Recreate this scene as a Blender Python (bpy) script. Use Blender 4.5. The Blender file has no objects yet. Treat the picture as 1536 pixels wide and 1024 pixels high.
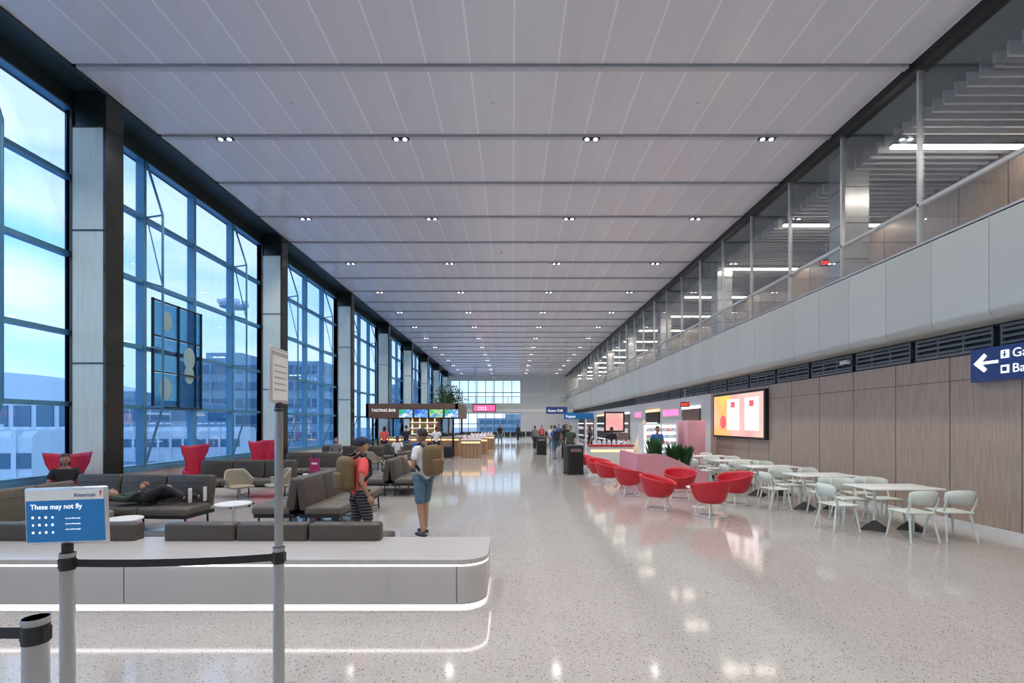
import bpy, bmesh, math, random
from mathutils import Vector, Matrix
random.seed(4)
D=bpy.data; sc=bpy.context.scene
pi=math.pi
# ---------------------------------------------------------------- materials
def nodes(name):
    m=D.materials.new(name); m.use_nodes=True
    nt=m.node_tree; b=nt.nodes['Principled BSDF']
    return m,nt,b
def mat(name,col,rough=.5,metal=0,var=.06,scale=8,emis=None,es=0,spec=.5,coat=0,stretch=None,bump=0):
    m,nt,b=nodes(name)
    b.inputs['Roughness'].default_value=rough; b.inputs['Metallic'].default_value=metal
    b.inputs['Specular IOR Level'].default_value=spec
    b.inputs['Coat Weight'].default_value=coat
    tc=nt.nodes.new('ShaderNodeTexCoord'); mp=nt.nodes.new('ShaderNodeMapping')
    no=nt.nodes.new('ShaderNodeTexNoise'); no.inputs['Scale'].default_value=scale; no.inputs['Detail'].default_value=3
    if stretch: mp.inputs['Scale'].default_value=stretch
    nt.links.new(tc.outputs['Object'],mp.inputs[0]); nt.links.new(mp.outputs[0],no.inputs['Vector'])
    r=nt.nodes.new('ShaderNodeValToRGB')
    r.color_ramp.elements[0].position=.3; r.color_ramp.elements[1].position=.7
    r.color_ramp.elements[0].color=[max(0,c*(1-var)) for c in col]+[1]
    r.color_ramp.elements[1].color=[min(1,c*(1+var)) for c in col]+[1]
    nt.links.new(no.outputs['Fac'],r.inputs[0]); nt.links.new(r.outputs[0],b.inputs['Base Color'])
    if bump:
        bp=nt.nodes.new('ShaderNodeBump'); bp.inputs['Strength'].default_value=bump; bp.inputs['Distance'].default_value=.01
        nt.links.new(no.outputs['Fac'],bp.inputs['Height']); nt.links.new(bp.outputs[0],b.inputs['Normal'])
    if emis:
        b.inputs['Emission Color'].default_value=list(emis)+[1]; b.inputs['Emission Strength'].default_value=es
    return m
def glass(name,tint,refl=.5,rough=.02):
    m=D.materials.new(name); m.use_nodes=True; nt=m.node_tree; nt.nodes.clear()
    o=nt.nodes.new('ShaderNodeOutputMaterial'); t=nt.nodes.new('ShaderNodeBsdfTransparent'); g=nt.nodes.new('ShaderNodeBsdfGlossy')
    mx=nt.nodes.new('ShaderNodeMixShader'); lw=nt.nodes.new('ShaderNodeLayerWeight'); lw.inputs[0].default_value=.25
    mt=nt.nodes.new('ShaderNodeMath'); mt.operation='MULTIPLY'; mt.inputs[1].default_value=refl
    t.inputs[0].default_value=list(tint)+[1]; g.inputs['Roughness'].default_value=rough; g.inputs[0].default_value=(.9,.95,1,1)
    nt.links.new(lw.outputs['Fresnel'],mt.inputs[0]); nt.links.new(mt.outputs[0],mx.inputs[0])
    nt.links.new(t.outputs[0],mx.inputs[1]); nt.links.new(g.outputs[0],mx.inputs[2]); nt.links.new(mx.outputs[0],o.inputs[0])
    return m
def terrazzo():
    m,nt,b=nodes('terrazzo'); L=nt.links
    tc=nt.nodes.new('ShaderNodeTexCoord')
    def spk(scale,thr,seedoff):
        mp=nt.nodes.new('ShaderNodeMapping'); mp.inputs['Location'].default_value=(seedoff,seedoff*2,0)
        v=nt.nodes.new('ShaderNodeTexVoronoi'); v.inputs['Scale'].default_value=scale
        L.new(tc.outputs['Object'],mp.inputs[0]); L.new(mp.outputs[0],v.inputs['Vector'])
        lt=nt.nodes.new('ShaderNodeMath'); lt.operation='LESS_THAN'; lt.inputs[1].default_value=.33
        L.new(v.outputs['Distance'],lt.inputs[0])
        sp=nt.nodes.new('ShaderNodeSeparateColor'); L.new(v.outputs['Color'],sp.inputs[0])
        l2=nt.nodes.new('ShaderNodeMath'); l2.operation='LESS_THAN'; l2.inputs[1].default_value=thr
        L.new(sp.outputs[0],l2.inputs[0])
        mu=nt.nodes.new('ShaderNodeMath'); mu.operation='MULTIPLY'; L.new(lt.outputs[0],mu.inputs[0]); L.new(l2.outputs[0],mu.inputs[1])
        return mu
    n=nt.nodes.new('ShaderNodeTexNoise'); n.inputs['Scale'].default_value=1.2; L.new(tc.outputs['Object'],n.inputs['Vector'])
    r=nt.nodes.new('ShaderNodeValToRGB'); r.color_ramp.elements[0].color=(.41,.385,.36,1); r.color_ramp.elements[1].color=(.465,.44,.415,1)
    L.new(n.outputs['Fac'],r.inputs[0]); prev=r.outputs[0]
    for scale,thr,off,col in ((55,.18,0,(.11,.10,.085)),(80,.25,3.1,(.24,.22,.19)),(65,.2,7.7,(.60,.58,.56))):
        mu=spk(scale,thr,off); mx=nt.nodes.new('ShaderNodeMix'); mx.data_type='RGBA'
        L.new(mu.outputs[0],mx.inputs[0]); L.new(prev,mx.inputs[6]); mx.inputs[7].default_value=list(col)+[1]; prev=mx.outputs[2]
    L.new(prev,b.inputs['Base Color']); b.inputs['Roughness'].default_value=.085; b.inputs['Specular IOR Level'].default_value=.95
    return m
def ceilmat():
    m,nt,b=nodes('ceiling_panel_white'); L=nt.links
    tc=nt.nodes.new('ShaderNodeTexCoord'); sp=nt.nodes.new('ShaderNodeSeparateXYZ'); L.new(tc.outputs['Object'],sp.inputs[0])
    a=nt.nodes.new('ShaderNodeMath'); a.operation='ADD'; a.inputs[1].default_value=50.0; L.new(sp.outputs[0],a.inputs[0])
    d=nt.nodes.new('ShaderNodeMath'); d.operation='DIVIDE'; d.inputs[1].default_value=.82; L.new(a.outputs[0],d.inputs[0])
    f=nt.nodes.new('ShaderNodeMath'); f.operation='FRACT'; L.new(d.outputs[0],f.inputs[0])
    r=nt.nodes.new('ShaderNodeValToRGB'); r.color_ramp.interpolation='CONSTANT'
    e=r.color_ramp.elements; e[0].position=0; e[0].color=(.86,.86,.91,1); e[1].position=.045; e[1].color=(.69,.685,.735,1)
    x=e.new(.5); x.color=(.71,.705,.755,1)
    L.new(f.outputs[0],r.inputs[0]); L.new(r.outputs[0],b.inputs['Base Color']); b.inputs['Roughness'].default_value=.22; b.inputs['Specular IOR Level'].default_value=.7
    return m
def screen(name,c1,c2,c3,es,scale=2.0):
    m,nt,b=nodes(name); L=nt.links
    tc=nt.nodes.new('ShaderNodeTexCoord'); no=nt.nodes.new('ShaderNodeTexNoise'); no.inputs['Scale'].default_value=scale; no.inputs['Detail'].default_value=1
    L.new(tc.outputs['Object'],no.inputs['Vector']); r=nt.nodes.new('ShaderNodeValToRGB'); e=r.color_ramp.elements
    e[0].position=.38; e[0].color=list(c1)+[1]; e[1].position=.62; e[1].color=list(c3)+[1]; q=e.new(.5); q.color=list(c2)+[1]
    L.new(no.outputs['Fac'],r.inputs[0]); L.new(r.outputs[0],b.inputs['Emission Color']); b.inputs['Emission Strength'].default_value=es
    b.inputs['Base Color'].default_value=(.02,.02,.02,1); b.inputs['Roughness'].default_value=.2
    return m
def em(name,c,s): return mat(name,c,.5,emis=c,es=s,var=.01)
FLOOR=terrazzo(); CEIL=ceilmat()
BEAM=mat('ceiling_beam_grey',(.40,.40,.43),.35); CBM=mat('ceiling_joint_trim',(.50,.50,.54),.35); BAFF=mat('baffle_grey',(.50,.50,.51),.5); BLACK=mat('matte_black',(.012,.013,.014),.5)
HEAD=mat('dark_header',(.02,.035,.04),.5); FRAME=mat('window_frame_steel',(.10,.29,.45),.35,.1)
COLM=mat('column_brushed_metal',(.76,.81,.71),.4,.0,stretch=(3,3,.3),scale=5); COLD=mat('column_dark_bronze',(.06,.065,.06),.22,.7)
WIN=glass('window_glass',(.76,.90,1.0),.3); CLR=glass('clear_glass',(.90,.92,.92),.38)
ART=glass('tinted_art_glass',(.40,.62,.72),.5,.15); ARTO=mat('oval_print',(.30,.50,.54),.5)
WOOD=mat('taupe_wood_laminate',(.39,.30,.245),.42,var=.15,scale=6,stretch=(6,6,.35)); GRV=mat('groove_dark',(.10,.085,.07),.7)
BH=[mat('bulkhead_panel_%s'%c,(.48+q,.505+q,.485+q),.38,.05,var=.015) for c,q in zip('abc',(0,.012,-.018))]
WHITE=mat('white_plastic',(.76,.78,.75),.35,var=.02); CHW=mat('chair_pale_green_white',(.68,.74,.67),.4,var=.02); PWALL=mat('white_paint',(.66,.66,.65),.6)
SILV=mat('silver_aluminium',(.66,.67,.68),.28,.6); STEEL=mat('brushed_steel',(.42,.43,.44),.3,.9,stretch=(1,1,.1),scale=30)
TAUPE=mat('taupe_upholstery',(.115,.10,.083),.55,var=.12,scale=30,bump=.1); TAUPD=mat('dark_taupe_leather',(.075,.063,.052),.42,var=.12,scale=20,bump=.1)
GREEN=mat('sage_upholstery',(.20,.23,.19),.6,scale=20)
REDF=mat('magenta_red_fabric',(.50,.02,.07),.6,scale=30); REDP=mat('red_tub_shell',(.58,.015,.03),.4,var=.04); BEIGE=mat('beige_shell',(.32,.29,.22),.5)
PINK=mat('pink_laminate',(.72,.36,.42),.4,var=.03); NEON=em('pink_neon',(1,.10,.25),3)
LED=em('white_led',(1,.95,.97),4.5); LINL=em('linear_led_warm',(1,.88,.76),24); DLE=em('downlight_lens',(1,.97,.92),14)
PLAT=mat('white_solid_surface',(.49,.47,.455),.22,var=.015)
BLUE=mat('sign_navy',(.012,.035,.13),.35,emis=(.02,.05,.2),es=.35); BLUE2=mat('sign_bright_blue',(.015,.17,.45),.4,emis=(.02,.2,.5),es=.08)
SW=em('sign_white_letters',(.95,.97,1),.85); LEAF=mat('leaf_green',(.03,.13,.035),.5,var=.4,scale=5); TRUNK=mat('bark',(.12,.07,.04),.8)
OAK=mat('oak_panel',(.42,.26,.15),.45,var=.2,stretch=(2,2,12)); DKWOOD=mat('brown_wood_fascia',(.20,.115,.08),.45,var=.2,stretch=(1,1,8))
AMBER=em('amber_light',(1,.58,.25),2); REDL=em('red_exit_light',(1,.04,.03),4)
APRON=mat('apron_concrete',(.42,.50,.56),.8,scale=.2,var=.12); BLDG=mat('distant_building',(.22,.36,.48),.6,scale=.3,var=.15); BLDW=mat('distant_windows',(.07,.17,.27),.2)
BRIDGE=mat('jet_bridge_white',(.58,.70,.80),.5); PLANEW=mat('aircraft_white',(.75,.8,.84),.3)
CREAM=mat('cream_cone',(.8,.62,.42),.5,emis=(.8,.6,.4),es=.25)
# ---------------------------------------------------------------- mesh builder
class MB:
    def __init__(s): s.v=[];s.f=[];s.m=[];s.s=[];s.mats=[];s.M=Matrix()
    def mi(s,m):
        if m not in s.mats: s.mats.append(m)
        return s.mats.index(m)
    def raw(s,vs,fs,m,sm=False,M=None):
        T=s.M@M if M is not None else s.M
        o=len(s.v); s.v+= [T@Vector(p) for p in vs]; i=s.mi(m)
        for f in fs: s.f.append([a+o for a in f]); s.m.append(i); s.s.append(sm)
    def box(s,x0,x1,y0,y1,z0,z1,m,M=None):
        vs=[(x,y,z) for x in (x0,x1) for y in (y0,y1) for z in (z0,z1)]
        s.raw(vs,[(0,1,3,2),(4,6,7,5),(0,4,5,1),(2,3,7,6),(0,2,6,4),(1,5,7,3)],m,False,M)
    def rbox(s,c,size,m,r=.02,seg=2,R=None):
        bm=bmesh.new(); bmesh.ops.create_cube(bm,size=1)
        for v in bm.verts: v.co=Vector((v.co.x*size[0],v.co.y*size[1],v.co.z*size[2]))
        r=min(r,min(size)*.48)
        bmesh.ops.bevel(bm,geom=bm.edges[:],offset=r,segments=seg,affect='EDGES',profile=.5)
        bm.verts.index_update()
        M=Matrix.Translation(c)
        if R is not None: M=M@R
        s.raw([v.co.copy() for v in bm.verts],[[v.index for v in f.verts] for f in bm.faces],m,True,M); bm.free()
    def sweep(s,path,radii,m,n=10,cap=True,sq=1.0):
        path=[Vector(p) for p in path]; k=len(path)
        if not hasattr(radii,'__len__'): radii=[radii]*k
        vs=[];fs=[]; ref=None
        for i in range(k):
            t=(path[min(i+1,k-1)]-path[max(i-1,0)]).normalized()
            if ref is None: ref=Vector((1,0,0)) if abs(t.x)<.9 else Vector((0,1,0))
            u=(ref-t*ref.dot(t)).normalized(); ref=u; w=t.cross(u)
            for j in range(n):
                a=2*pi*j/n; vs.append(path[i]+(u*math.cos(a)+w*math.sin(a)*sq)*radii[i])
        for i in range(k-1):
            for j in range(n):
                a=i*n+j;b=i*n+(j+1)%n; fs.append((a,b,b+n,a+n))
        s.raw(vs,fs,m,True)
        if cap:
            s.raw(vs[:n],[list(range(n))[::-1]],m); s.raw(vs[-n:],[list(range(n))],m)
    def cyl(s,p,q,r,m,r2=None,n=14): s.sweep([p,q],[r,r if r2 is None else r2],m,n)
    def ell(s,c,r,m,nu=14,nv=9,fn=None,keep=None,R=None):
        vs=[];fs=[]
        for i in range(nv+1):
            th=pi*i/nv
            for j in range(nu):
                ph=2*pi*j/nu; p=Vector((r[0]*math.sin(th)*math.cos(ph),r[1]*math.sin(th)*math.sin(ph),r[2]*math.cos(th)))
                if fn: p=fn(p)
                vs.append(p)
        for i in range(nv):
            for j in range(nu):
                q=[i*nu+j,i*nu+(j+1)%nu,(i+1)*nu+(j+1)%nu,(i+1)*nu+j][::-1]
                if keep and not keep(sum((vs[a] for a in q),Vector())/4): continue
                fs.append(q)
        M=Matrix.Translation(c)
        if R is not None: M=M@R
        s.raw(vs,fs,m,True,M)
    def lathe(s,prof,m,n=24,c=(0,0,0)):
        vs=[];fs=[]
        for r,z in prof:
            for j in range(n): vs.append((c[0]+r*math.cos(2*pi*j/n),c[1]+r*math.sin(2*pi*j/n),c[2]+z))
        for i in range(len(prof)-1):
            for j in range(n):
                a=i*n+j;b=i*n+(j+1)%n; fs.append((a,b,b+n,a+n))
        s.raw(vs,fs,m,len(prof)>5)
        s.raw(vs[:n],[list(range(n))[::-1]],m); s.raw(vs[-n:],[list(range(n))],m)
    def prism(s,poly,axis,a,b,m,sm=False):
        def P(u,v,w): return {'x':(w,u,v),'y':(u,w,v),'z':(u,v,w)}[axis]
        n=len(poly); vs=[P(u,v,a) for u,v in poly]+[P(u,v,b) for u,v in poly]
        s.raw(vs,[(i,(i+1)%n,n+(i+1)%n,n+i) for i in range(n)],m,sm)
        s.raw(vs,[list(range(n))[::-1],list(range(n,2*n))],m)
    def mesh(s,me,m,M=None,fn=None):
        vs=[v.co.copy() for v in me.vertices]
        if fn: vs=[fn(v) for v in vs]
        s.raw(vs,[list(p.vertices) for p in me.polygons],m,True,M)
    def text(s,txt,size,m,M,align='LEFT',ext=.002):
        cu=D.curves.new('t','FONT'); cu.body=txt; cu.size=size; cu.align_x=align; cu.extrude=ext; cu.resolution_u=3
        ob=D.objects.new('t',cu); sc.collection.objects.link(ob); dg=bpy.context.evaluated_depsgraph_get(); dg.update()
        me=D.meshes.new_from_object(ob.evaluated_get(dg)); 
        s.raw([v.co.copy() for v in me.vertices],[list(p.vertices) for p in me.polygons],m,False,M)
        D.objects.remove(ob); D.curves.remove(cu); D.meshes.remove(me)
    def obj(s,name,loc=(0,0,0),rz=0,scale=1,rot=None):
        me=D.meshes.new(name); me.from_pydata([tuple(v) for v in s.v],[],s.f)
        for m in s.mats: me.materials.append(m)
        me.polygons.foreach_set('material_index',s.m); me.polygons.foreach_set('use_smooth',s.s); me.update()
        bm=bmesh.new(); bm.from_mesh(me); bmesh.ops.recalc_face_normals(bm,faces=bm.faces); bm.to_mesh(me); bm.free()
        return place(me,name,loc,rz,scale,rot)
def place(me,name,loc,rz=0,scale=1,rot=None):
    if isinstance(me,bpy.types.Object): me=me.data
    ob=D.objects.new(name,me); sc.collection.objects.link(ob); ob.location=loc; ob.rotation_euler=rot if rot else (0,0,rz); ob.scale=(scale,)*3
    return ob
# ---------------------------------------------------------------- shell
XL,XR,XB,ZC,Y0,Y1=-9.1,8.05,7.5,8.55,-12.0,66.0
b=MB(); b.box(XL-.3,XR+.2,Y0,Y1+.3,-.2,0,FLOOR); b.obj('floor')
b=MB()
for x in (-.75,4.2): b.box(x,x+.005,Y0,Y1,0,.001,BEAM)
y=-10
while y<Y1: b.box(-8.8,8.0,y,y+.005,0,.001,BEAM); y+=6.1
b.obj('trim_3')
b=MB(); b.box(-8.2,7.6,Y0,Y1,8.66,8.72,BLACK)
jy=8.82-2.137*9
js=[]
while jy<Y1: js.append(jy); jy+=2.137
for y in js:
    y2=min(y+2.137,Y1)
    b.box(-8.2,7.45,y+.07,y2-.075,ZC,ZC+.05,CEIL)
    b.box(-8.15,7.42,y-.055,y+.055,ZC-.05,ZC+.02,CBM)
for y in js[1::2]:
    for x in (-4.6,-.4,3.9): b.lathe([(.045,0),(.03,-.035)],WHITE,10,(x,y+1.0,ZC))
b.obj('ceiling')
b=MB(); b.box(XL-.2,-8.22,Y0,Y1,8.62,8.75,HEAD); b.box(XL-.2,XL+.12,Y0,Y1,8.30,8.62,HEAD); b.box(-8.26,-8.2,Y0,Y1,8.5,8.9,HEAD); b.obj('trim_1')
b=MB(); b.box(7.44,7.62,Y0,Y1,8.38,8.75,BLACK); b.obj('trim_2')
# left glazing by bay
zs=[.80,2.25,3.71,5.32,6.9,8.34]
cols=[9.5+7.27*k for k in range(-2,8)]
n=0
for cy in [cols[0]-7.27]+cols:
    a=max(Y0,cy+.3); e=min(Y1,cy+7.27+.1)
    if e-a<1: continue
    n+=1; b=MB(); 
    b.box(XL-.02,XL-.01,a-.2,e,.8,8.34,WIN)
    for z in zs: b.box(XL-.10,XL+.08,a-.2,e,z-.045,z+.045,FRAME)
    for k in range(5):
        y=cy+.2+1.8175*k
        if y<Y0 or y>Y1: continue
        b.box(XL-.10,XL+.10,y-.045,y+.045,.8,8.34,FRAME)
    for k in (1,3):
        y=cy+.2+1.8175*k
        if y<0 or y>Y1: continue
        X=XL+.12; Xi=-8.57
        b.sweep([(X,y,8.28),(Xi,y,6.96),(Xi,y,5.2),(Xi,y,2.25),(X,y,.9)],.028,FRAME,8)
        for z0,z1 in ((6.96,6.9),(5.2,5.32),(3.71,3.71),(2.25,2.25)): b.cyl((X,y,z1),(Xi,y,z0),.022,FRAME)
        b.cyl((X+.02,y,6.9),(Xi,y,5.2),.016,FRAME)
    b.obj('window_%d'%n)
b=MB(); b.box(XL-.25,XL+.1,Y0,Y1,0,.76,PWALL); b.box(XL-.25,XL+.16,Y0,Y1,.70,.78,FRAME); b.obj('wall_left')
# hung art panel
b=MB()
for i in range(2):
    for j in range(3):
        b.box(-9.0,-8.985,11.75+.9*i,12.6+.9*i,2.3+.9*j,3.14+.9*j,ART)
    b.ell((-8.975,12.15+.9*i,2.75+.9*i),(.004,.24,.3),ARTO,16,9); b.ell((-8.975,12.2+.85*i,4.5-1.3*i),(.004,.2,.26),ARTO,16,9)
for z in (2.27,3.17,4.07,4.97): b.box(-9.0,-8.94,11.7,13.55,z-.018,z+.018,HEAD)
for y in (11.72,12.62,13.53): b.box(-9.0,-8.94,y-.018,y+.018,2.25,5.0,HEAD)
b.obj('window_art_screen')
# columns
b=MB()
b.box(-.35,.35,-.17,.20,0,8.6,COLD); b.box(-.33,.30,-.2,-.17,0,7.85,COLM)
b.box(.30,.36,-.21,.22,0,8.6,COLD); b.box(-.38,-.33,-.21,.22,0,8.6,COLD)
for z in (3.07,5.76,7.85): b.box(-.34,.365,-.215,.23,z-.012,z+.012,BLACK)
b.box(-.40,.38,-.24,.26,0,.12,STEEL)
c0=b.obj('structural_column',(-8.57,cols[0]+.2,0))
for y in cols[1:]: place(c0,'structural_column',(-8.57,y+.2,0))
# right bulkhead
b=MB(); arc=[(7.66-.16*math.cos(t),3.66-.16*math.sin(t)) for t in [i*pi/20 for i in range(11)]]
prof=[(7.95,5.12),(7.5,5.12)]+arc+[(8.2,3.5),(8.2,4.9),(7.95,4.9)]
y=Y0; i=0
while y<Y1:
    b.prism(prof,'y',y+.004,min(y+1.02,Y1)-.004,BH[(i*7+i//3)%3]); y+=1.02; i+=1
b.box(7.53,7.93,Y0,Y1,3.8,5.1,BLACK)
b.obj('wall_bulkhead_right')
# right wall lower
b=MB(); b.box(XR,XR+.25,Y0,19.0,0,3.06,WOOD); b.box(XR+.03,XR+.3,Y0,Y1,3.0,3.6,BLACK)
b.box(XR-.004,XR+.01,Y0,19,2.62,2.632,GRV)
y=-10.9
while y<19: b.box(XR-.004,XR+.01,y,y+.012,0,3.06,GRV); y+=1.22
b.box(XR,XR+.25,19,Y1,0,3.06,PWALL)
b.obj('wall_right')
b=MB(); b.box(XR-.02,XR+.01,Y0,Y1,0,.11,PWALL); b.obj('baseboard_right')
GRL=mat('grille_dark_grey',(.16,.17,.18),.45)
b=MB(); y=-10.0
while y<30:
    b.box(XR-.03,XR+.0,y,y+1.5,3.08,3.13,GRL); b.box(XR-.03,XR,y,y+1.5,3.42,3.47,GRL)
    for z in (3.17,3.27,3.37): b.box(XR-.035,XR-.005,y,y+1.5,z-.022,z+.022,GRL)
    for q in (0,.5,1,1.47): b.box(XR-.036,XR,y+q,y+q+.03,3.08,3.47,GRL)
    y+=1.62
b.obj('air_return_grille')
# upper level
b=MB(); b.box(7.95,11.7,Y0,Y1,4.85,5.05,PWALL); b.obj('floor_upper')
b=MB(); b.box(11.6,11.8,Y0,Y1,5.05,8.8,WOOD)
y=-11
while y<Y1: b.box(11.59,11.61,y,y+.015,5.05,8.2,GRV); y+=1.22
b.obj('wall_upper_right')
b=MB(); b.box(7.6,11.8,Y0,Y1,8.75,8.85,HEAD); b.obj('ceiling_upper')
b=MB(); y=Y0+.1
while y<Y1: b.box(8.5,11.55,y,y+.045,8.14,8.40,BAFF); y+=.24
b.box(8.9,8.94,Y0,Y1,8.36,8.42,BLACK); b.box(11.0,11.04,Y0,Y1,8.36,8.42,BLACK); b.obj('ceiling_baffles')
b=MB(); b.box(-1.5,1.5,-.05,.05,0,.05,LINL); b.box(-1.52,1.52,-.07,.07,.05,.09,BLACK)
for x in (-1.3,1.3): b.cyl((x,0,.09),(x,0,.85),.01,BLACK)
l0=b.obj('linear_ceiling_lamp',(9.95,10.45,7.98))
for k in list(range(-3,0))+list(range(1,14)): place(l0,'linear_ceiling_lamp',(9.95,10.45+4.15*k,7.98))
b=MB(); b.box(7.56,7.575,Y0,Y1,5.12,8.4,CLR)
y=8.70-2.03*10
while y<Y1: b.box(7.52,7.60,y-.025,y+.025,5.05,8.42,SILV); y+=2.03
b.box(7.52,7.60,Y0,Y1,5.86,5.92,SILV); b.box(7.5,7.60,Y0,Y1,5.1,5.16,SILV); b.obj('window_mezzanine')
b=MB(); b.box(-.3,.3,-.3,.3,0,3.6,SILV)
for z in (.9,1.8,2.7): b.box(-.305,.305,-.305,.305,z-.01,z+.01,BLACK)
b.box(-.32,.32,-.32,.32,0,.12,STEEL)
u0=b.obj('upper_column',(8.6,12.0,5.05))
for k in (-2,-1,1,2,3,4,5,6,7): place(u0,'upper_column',(8.6,12.0+7.27*k,5.05))
b=MB(); b.rbox((0,0,0),(.36,.05,.2),BLACK,.01); b.text('EXIT',.16,REDL,Matrix.Translation((0,-.03,-.055))@Matrix.Rotation(pi/2,4,'X'),'CENTER'); b.cyl((0,0,.1),(0,0,.6),.01,SILV)
place(b.obj('exit_sign',(9.3,13.9,6.6)),'exit_sign',(7.0,19.0,2.62))
# back and end walls
b=MB(); b.box(XL-.3,11.8,Y0-.2,Y0,0,8.8,PWALL); b.obj('wall_back')
b=MB(); b.box(XL-.3,-8.6,Y1,Y1+.3,0,8.8,PWALL); b.box(1.2,11.8,Y1,Y1+.3,0,8.8,PWALL)
b.box(-8.6,1.2,Y1,Y1+.3,3.3,4.5,PWALL); b.box(-8.6,1.2,Y1,Y1+.3,7.9,8.8,PWALL); b.box(-8.6,1.2,Y1,Y1+.3,0,.3,PWALL); b.obj('wall_end')
b=MB(); b.box(-8.6,1.2,Y1+.1,Y1+.12,.3,7.9,CLR)
for k in range(9): b.box(-8.6+k*1.225-.04,-8.6+k*1.225+.04,Y1+.02,Y1+.2,.3,7.9,FRAME)
for z in (.3,1.8,3.3,4.5,6.2,7.9): b.box(-8.6,1.2,Y1+.02,Y1+.2,z-.05,z+.05,FRAME)
b.obj('window_end')
b=MB(); b.box(-8.3,7.4,57,60,3.2,3.6,PWALL); b.box(-8.3,7.4,57,57.1,3.6,4.3,BH[0]); b.box(-8.3,7.4,57.02,57.05,4.3,5.1,CLR); b.box(-8.3,7.4,57,57.08,5.1,5.17,SILV)
for k in range(9): b.box(-8.3+k*1.95,-8.25+k*1.95,57,57.08,4.3,5.1,SILV)
b.obj('footbridge')
# downlights
ld=D.lights.new('downlight','SPOT'); ld.energy=405; ld.spot_size=math.radians(132); ld.spot_blend=.8; ld.shadow_soft_size=.12; ld.color=(1,.95,.91)
b=MB(); b.box(-.2,.2,-.05,.05,-.01,.03,BLACK)
for x in (-.1,.1): b.lathe([(.045,-.02),(.045,0)],DLE,16,(x,0,0)); b.lathe([(.06,-.012),(.06,0)],SILV,16,(x,0,0))
dm=b.obj('recessed_downlight',(0,0,-50)); dme=dm.data; D.objects.remove(dm)
k=-4
while 10.957+4.274*k<Y1-2:
    for x in (-6.7,-2.6,1.85,5.95):
        o=place(dme,'recessed_downlight',(x,10.957+4.274*k,ZC-.06)); s=D.objects.new('spot_lamp',ld); sc.collection.objects.link(s); s.parent=o; s.location=(0,0,-.06)
    k+=1
# ---------------------------------------------------------------- exterior
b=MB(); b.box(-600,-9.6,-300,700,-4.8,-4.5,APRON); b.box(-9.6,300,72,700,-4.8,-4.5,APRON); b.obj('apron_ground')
def building(x0,x1,y0,y1,h,fl=4):
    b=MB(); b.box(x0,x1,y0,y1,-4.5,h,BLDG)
    for i in range(fl):
        z=-2+(h+2)*i/fl+.8
        b.box(x0+1,x1-1,y0-.1,y0,z,z+(h+2)/fl*.5,BLDW); b.box(x1,x1+.1,y0+1,y1-1,z,z+(h+2)/fl*.5,BLDW)
        k=x0+3
        while k<x1: b.box(k,k+.3,y0-.2,y0,z,z+(h+2)/fl*.5,BLDG); k+=3
    b.box(x0+.15*(x1-x0),x0+.4*(x1-x0),y0+2,y1-2,h,h+1.8,BLDG); b.obj('terminal_building')
building(-190,-70,150,175,9,3); building(-60,-34,84,100,13.0,5); building(-30,-16,110,125,11,4); building(-150,-95,95,110,8,3); building(-14,60,190,200,4,2); building(-66,-46,70,78,5,2)
b=MB()
poly=[(-26*math.cos(t),5+6*math.sin(t)) for t in [i*pi/14 for i in range(15)]]+[(26,-4.5),(-26,-4.5)]
b.prism(poly,'y',-6,6,BRIDGE)
for i in range(12): b.box(-24+4*i,-21+4*i,-6.15,-6,0,5,BLDW)
b.obj('concourse_hall',(-95,88,0))
b=MB(); b.prism([(-1.6,0),(1.6,0),(1.6,2.6),(1.3,2.9),(-1.3,2.9),(-1.6,2.6)],'x',-14,8,BRIDGE)
for i in range(22): b.box(-13.8+i,-13.6+i,-1.66,1.66,-.05,2.95,BRIDGE)
b.box(-14,8,-1.64,-1.62,1.2,1.9,BLDW); b.box(-15.5,-14,-2,2,-.4,3.2,BRIDGE)
for x in (-10,4): b.cyl((x,-1,-3.1),(x,-1,0),.25,BRIDGE); b.cyl((x,1,-3.1),(x,1,0),.25,BRIDGE)
b.cyl((-14,-1.9,-.5),(8,-1.9,-.5),.2,BRIDGE); b.cyl((-14,-1.9,-1.4),(8,-1.9,-1.4),.15,BRIDGE); b.box(-10.6,-9.4,-1.6,1.6,-3.0,-2.6,BLDW)
j=b.obj('jet_bridge',(-30,22,-1.4),.12); place(j,'jet_bridge',(-32,42,-1.4),.1)
# aircraft
b=MB()
b.sweep([(-18,0,1),(-17,0,.9),(-15,0,.3),(-12,0,0),(8,0,0),(13,0,.5),(17,0,1.3)],[.1,.9,1.6,1.95,1.95,1.2,.2],PLANEW,20)
b.prism([(13,1.2),(17.5,1.4),(19.5,7.5),(17.3,7.5)],'y',-.15,.15,PLANEW); b.prism([(14,.5),(17,.5),(19,6.5),(17.8,6.5)],'z',.9,1.05,PLANEW); b.prism([(14,-.5),(17,-.5),(19,-6.5),(17.8,-6.5)],'z',.9,1.05,PLANEW)
b.prism([(-4,1.5),(2.5,1.5),(7.5,16),(5.8,16)],'z',-.9,-.6,PLANEW); b.prism([(-4,-1.5),(2.5,-1.5),(7.5,-16),(5.8,-16)],'z',-.9,-.6,PLANEW)
for s in (-1,1):
    b.cyl((-4,s*5,-1.9),(0,s*5,-1.9),1.0,BRIDGE,.7); b.cyl((1,s*2.2,-3.4),(1,s*2.2,-1),.12,STEEL); b.cyl((1,s*2,-3.3),(1,s*2.5,-3.3),.6,BLACK)
    for i in range(28): b.box(-12+i*.75,-11.75+i*.75,s*1.93-.04,s*1.93+.04,.35,.7,BLDW)
b.cyl((-13,-.2,-3.5),(-13,.2,-3.5),.45,BLACK); b.cyl((-13,0,-3.5),(-13,0,-1.2),.1,STEEL); b.box(-16.9,-16.2,-.7,.7,1.0,1.5,BLDW)
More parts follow.
